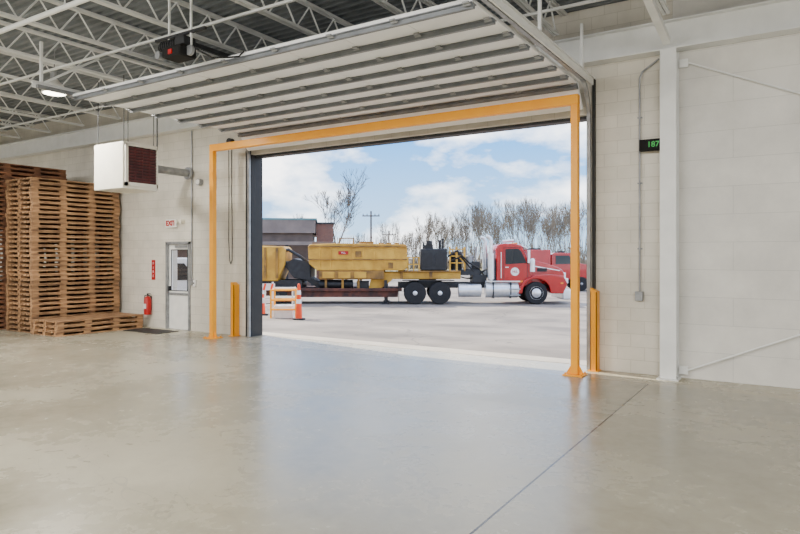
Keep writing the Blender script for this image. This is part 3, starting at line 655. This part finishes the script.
for x in (-.28,.28):
    MB().b2(x-.025,x+.025,-.03,.03,0,1.15).obj("leg","white",g); MB().bar((x,0.03,1.1),(x,.4,.02),.04,.04).obj("leg","white",g)
for z0,z1 in ((.88,1.1),(.45,.6)): MB().b2(-.36,.36,-.05,-.03,z0,z1).obj("board","reflect",g)
mb = MB()
for x in (-.3,-.04,.2): mb.prism([(x,.885),(x+.07,.885),(x+.12,1.095),(x+.05,1.095)],-.056,-.05)
mb.obj("stripe","orange",g)

# ---------------------------------------------------------------- building across the yard
g = empty("neighbouring_building", "low taupe clad building with grey fascia and brick block", "building", yard(-10,46,-.42), TH+.12)
MB().b2(-14,3.6,0,10,0,4.1).obj("cladding","taupe",g)
MB().b2(-14.2,3.8,-.35,10,3.9,4.85).obj("fascia","slate",g)
MB().b2(-14.3,3.9,-.4,10.1,4.85,4.98).obj("coping","teal",g)
MB().b2(-14,3.9,-1.6,-.36,3.0,3.25).obj("canopy","slate",g)
for x in (-6,-2,1.8,3.6): MB().b2(x-.1,x+.1,-1.5,-1.3,0,3.0).obj("canopy_post","dark",g)
MB().b2(3.85,5.1,.3,4,0,4.6).obj("chimney_block","brick",g); MB().b2(3.82,5.2,.2,4.1,4.6,4.72).obj("chimney_cap","dark",g)
for x in (-8,-4.5,-1): MB().b2(x,x+1.8,-.03,.02,1.0,2.4).obj("window","glass_dark",g)

# ---------------------------------------------------------------- trees
def tree_mesh(seed, h, r0, depth, mat, spread=.5, sides=4, rmin=.012, trunk=.27, sp=.8, tri=.5):
    rnd = random.Random(seed); V=[]; F=[]
    def seg(p,q,ra,rb):
        d=(q-p).normalized(); u=d.orthogonal().normalized(); v=d.cross(u); b0=len(V)
        for P_,r in ((p,ra),(q,rb)):
            for k in range(sides):
                a=2*math.pi*k/sides; V.append(P_+u*math.cos(a)*r+v*math.sin(a)*r)
        for k in range(sides): F.append((b0+k,b0+(k+1)%sides,b0+sides+(k+1)%sides,b0+sides+k))
    def grow(p,d,l,r,lv):
        n=3 if lv<3 else 2
        for i in range(n):
            d2=(d+Vector((rnd.uniform(-1,1),rnd.uniform(-1,1),rnd.uniform(-.3,.8)))*.11).normalized()
            q=p+d2*l/n; rb=max(rmin*.8,r*(.86 if i<n-1 else .74)); seg(p,q,r,rb); p,d,r=q,d2,rb
            if lv<depth and i<n-1 and lv>0 and rnd.random()<sp: side(p,d,l*.62,r*.55,lv+1)
        if lv<depth:
            for k in range(2 if rnd.random()<tri else 3): side(p,d,l*rnd.uniform(.66,.85),r*.7,lv+1)
    def side(p,d,l,r,lv):
        a=rnd.uniform(0,2*math.pi); o=d.orthogonal().normalized(); o=Matrix.Rotation(a,3,d)@o
        nd=(d+o*rnd.uniform(.3,.9)*spread*1.5+Vector((0,0,.3))).normalized(); grow(p,nd,l,max(r,rmin),lv)
    grow(Vector((0,0,0)),Vector((0,0,1)),h*trunk,r0,0)
    zm=max(v.z for v in V); s=h/zm
    me=bpy.data.meshes.new("bare_tree"); me.from_pydata([v*s for v in V],[],F); me.materials.append(M[mat]); return me
def put_tree(me,u,deep,label,sc=1.0,rz=0,group=None,sx=None):
    o=bpy.data.objects.new("bare_tree",me); COL.objects.link(o); o.location=yard((u-400)/630*deep,deep,-.42); o.scale=(sx or sc,sx or sc,sc); o.rotation_euler=(0,0,rz)
    tag(o,label,"tree",group); return o
big=tree_mesh(5,10.9,.17,6,"bark",.58,rmin=.011,trunk=.2,sp=.6,tri=.65)
put_tree(big,334,60,"large leafless tree rising behind the low building",sx=1.15)
med=[tree_mesh(20+k,7.0,.065,5,"bark_far",.42,rmin=.0095,sp=.7) for k in range(4)]
rnd=random.Random(3)
for i in range(50):
    u=392+i*3.9+rnd.uniform(-3,3); d=rnd.uniform(72,105)
    top=208+8*math.sin(i*.5)+rnd.uniform(-6,9)+(14 if u<440 else 0)-(5 if u>500 else 0)
    hh=1.8+.42+(256-top)/630*d
    put_tree(med[i%4],u,d,"slender leafless tree in the row beyond the yard",hh/7.0,rnd.uniform(0,6.3),"row of leafless trees")
for u,t in ((300,214),(352,232),(362,236),(383,236),(392,238),(280,222)):
    put_tree(med[int(u)%4],u,85,"slender leafless tree in the row beyond the yard",(2.22+(256-t)/630*85)/7.0,u,"row of leafless trees")
hed=MB()
rnd=random.Random(9)
for i in range(2200):
    a=rnd.uniform(-32,36); d=rnd.uniform(106,112); p=yard(a,d,-.42); h=rnd.uniform(2.5,6)
    hed.cyl(p,p+Vector((rnd.uniform(-.9,.9),rnd.uniform(-.9,.9),h)),.045,.018,seg=3)
tag(hed.obj("brushwood","bark_far"),"thicket of bare brushwood at the far edge of the yard","bushes",kind="stuff")

def pole(u,d,top):
    g=empty("utility_pole","wooden utility pole with crossarm and insulators","utility pole",yard((u-400)/630*d,d,-.42),TH,group="utility poles")
    h=2.22+(256-top)/630*d
    MB().cyl((0,0,0),(0,0,h),.16,.11,seg=10).obj("pole","taupe",g); MB().b2(-1.1,1.1,-.06,.06,h-.7,h-.55).obj("crossarm","taupe",g)
    for x in (-1,-.5,.5,1): MB().cyl((x,0,h-.55),(x,0,h-.35),.05,seg=8).obj("insulator","dark",g)
pole(371,80,211); pole(389,104,231)

# ---------------------------------------------------------------- world + sun
wd=bpy.data.worlds.new("sky"); scene.world=wd; wd.use_nodes=True; nt=wd.node_tree; nt.nodes.clear(); N=nt.nodes.new; L=nt.links.new
out=N("ShaderNodeOutputWorld"); bg=N("ShaderNodeBackground"); tc=N("ShaderNodeTexCoord"); sp=N("ShaderNodeSeparateXYZ"); L(tc.outputs["Generated"],sp.inputs[0])
r=N("ShaderNodeValToRGB"); el=r.color_ramp.elements; el[0].position=0; el[0].color=(*lin((186,222,250)),1); el[1].position=.6; el[1].color=(*lin((70,130,212)),1)
e2=el.new(.2); e2.color=(*lin((84,170,250)),1); L(sp.outputs[2],r.inputs[0])
mp=N("ShaderNodeMapping"); mp.inputs["Scale"].default_value=(1,1,2.2); mp.inputs["Location"].default_value=(.35,.1,.2); L(tc.outputs["Generated"],mp.inputs[0])
n=N("ShaderNodeTexNoise"); n.inputs["Scale"].default_value=5; n.inputs["Detail"].default_value=8; n.inputs["Roughness"].default_value=.55; L(mp.outputs[0],n.inputs["Vector"])
cr=N("ShaderNodeValToRGB"); cr.color_ramp.elements[0].position=.45; cr.color_ramp.elements[1].position=.64; L(n.outputs["Fac"],cr.inputs[0])
mx=N("ShaderNodeMix"); mx.data_type='RGBA'; L(cr.outputs[0],mx.inputs[0]); L(r.outputs[0],mx.inputs[6]); mx.inputs[7].default_value=(1.95,1.93,1.9,1)
L(mx.outputs[2],bg.inputs[0]); bg.inputs[1].default_value=2.6; L(bg.outputs[0],out.inputs[0])
sl_=bpy.data.lights.new("sun",'SUN'); sl_.energy=11; sl_.angle=.01; sl_.color=(1,.92,.78); so=bpy.data.objects.new("sun",sl_); COL.objects.link(so)
dirv=Vector((-.8,.13,.75)); so.rotation_euler=dirv.to_track_quat('Z','Y').to_euler(); so.location=(-20,20,20)

# ---------------------------------------------------------------- camera
cd=bpy.data.cameras.new("camera"); cam=bpy.data.objects.new("camera",cd); COL.objects.link(cam); scene.camera=cam
cam.location=(0,0,1.8); cam.rotation_euler=(math.pi/2,0,TH); cd.sensor_width=36; cd.lens=630/800*36; cd.shift_y=-11/800; cd.clip_end=1000
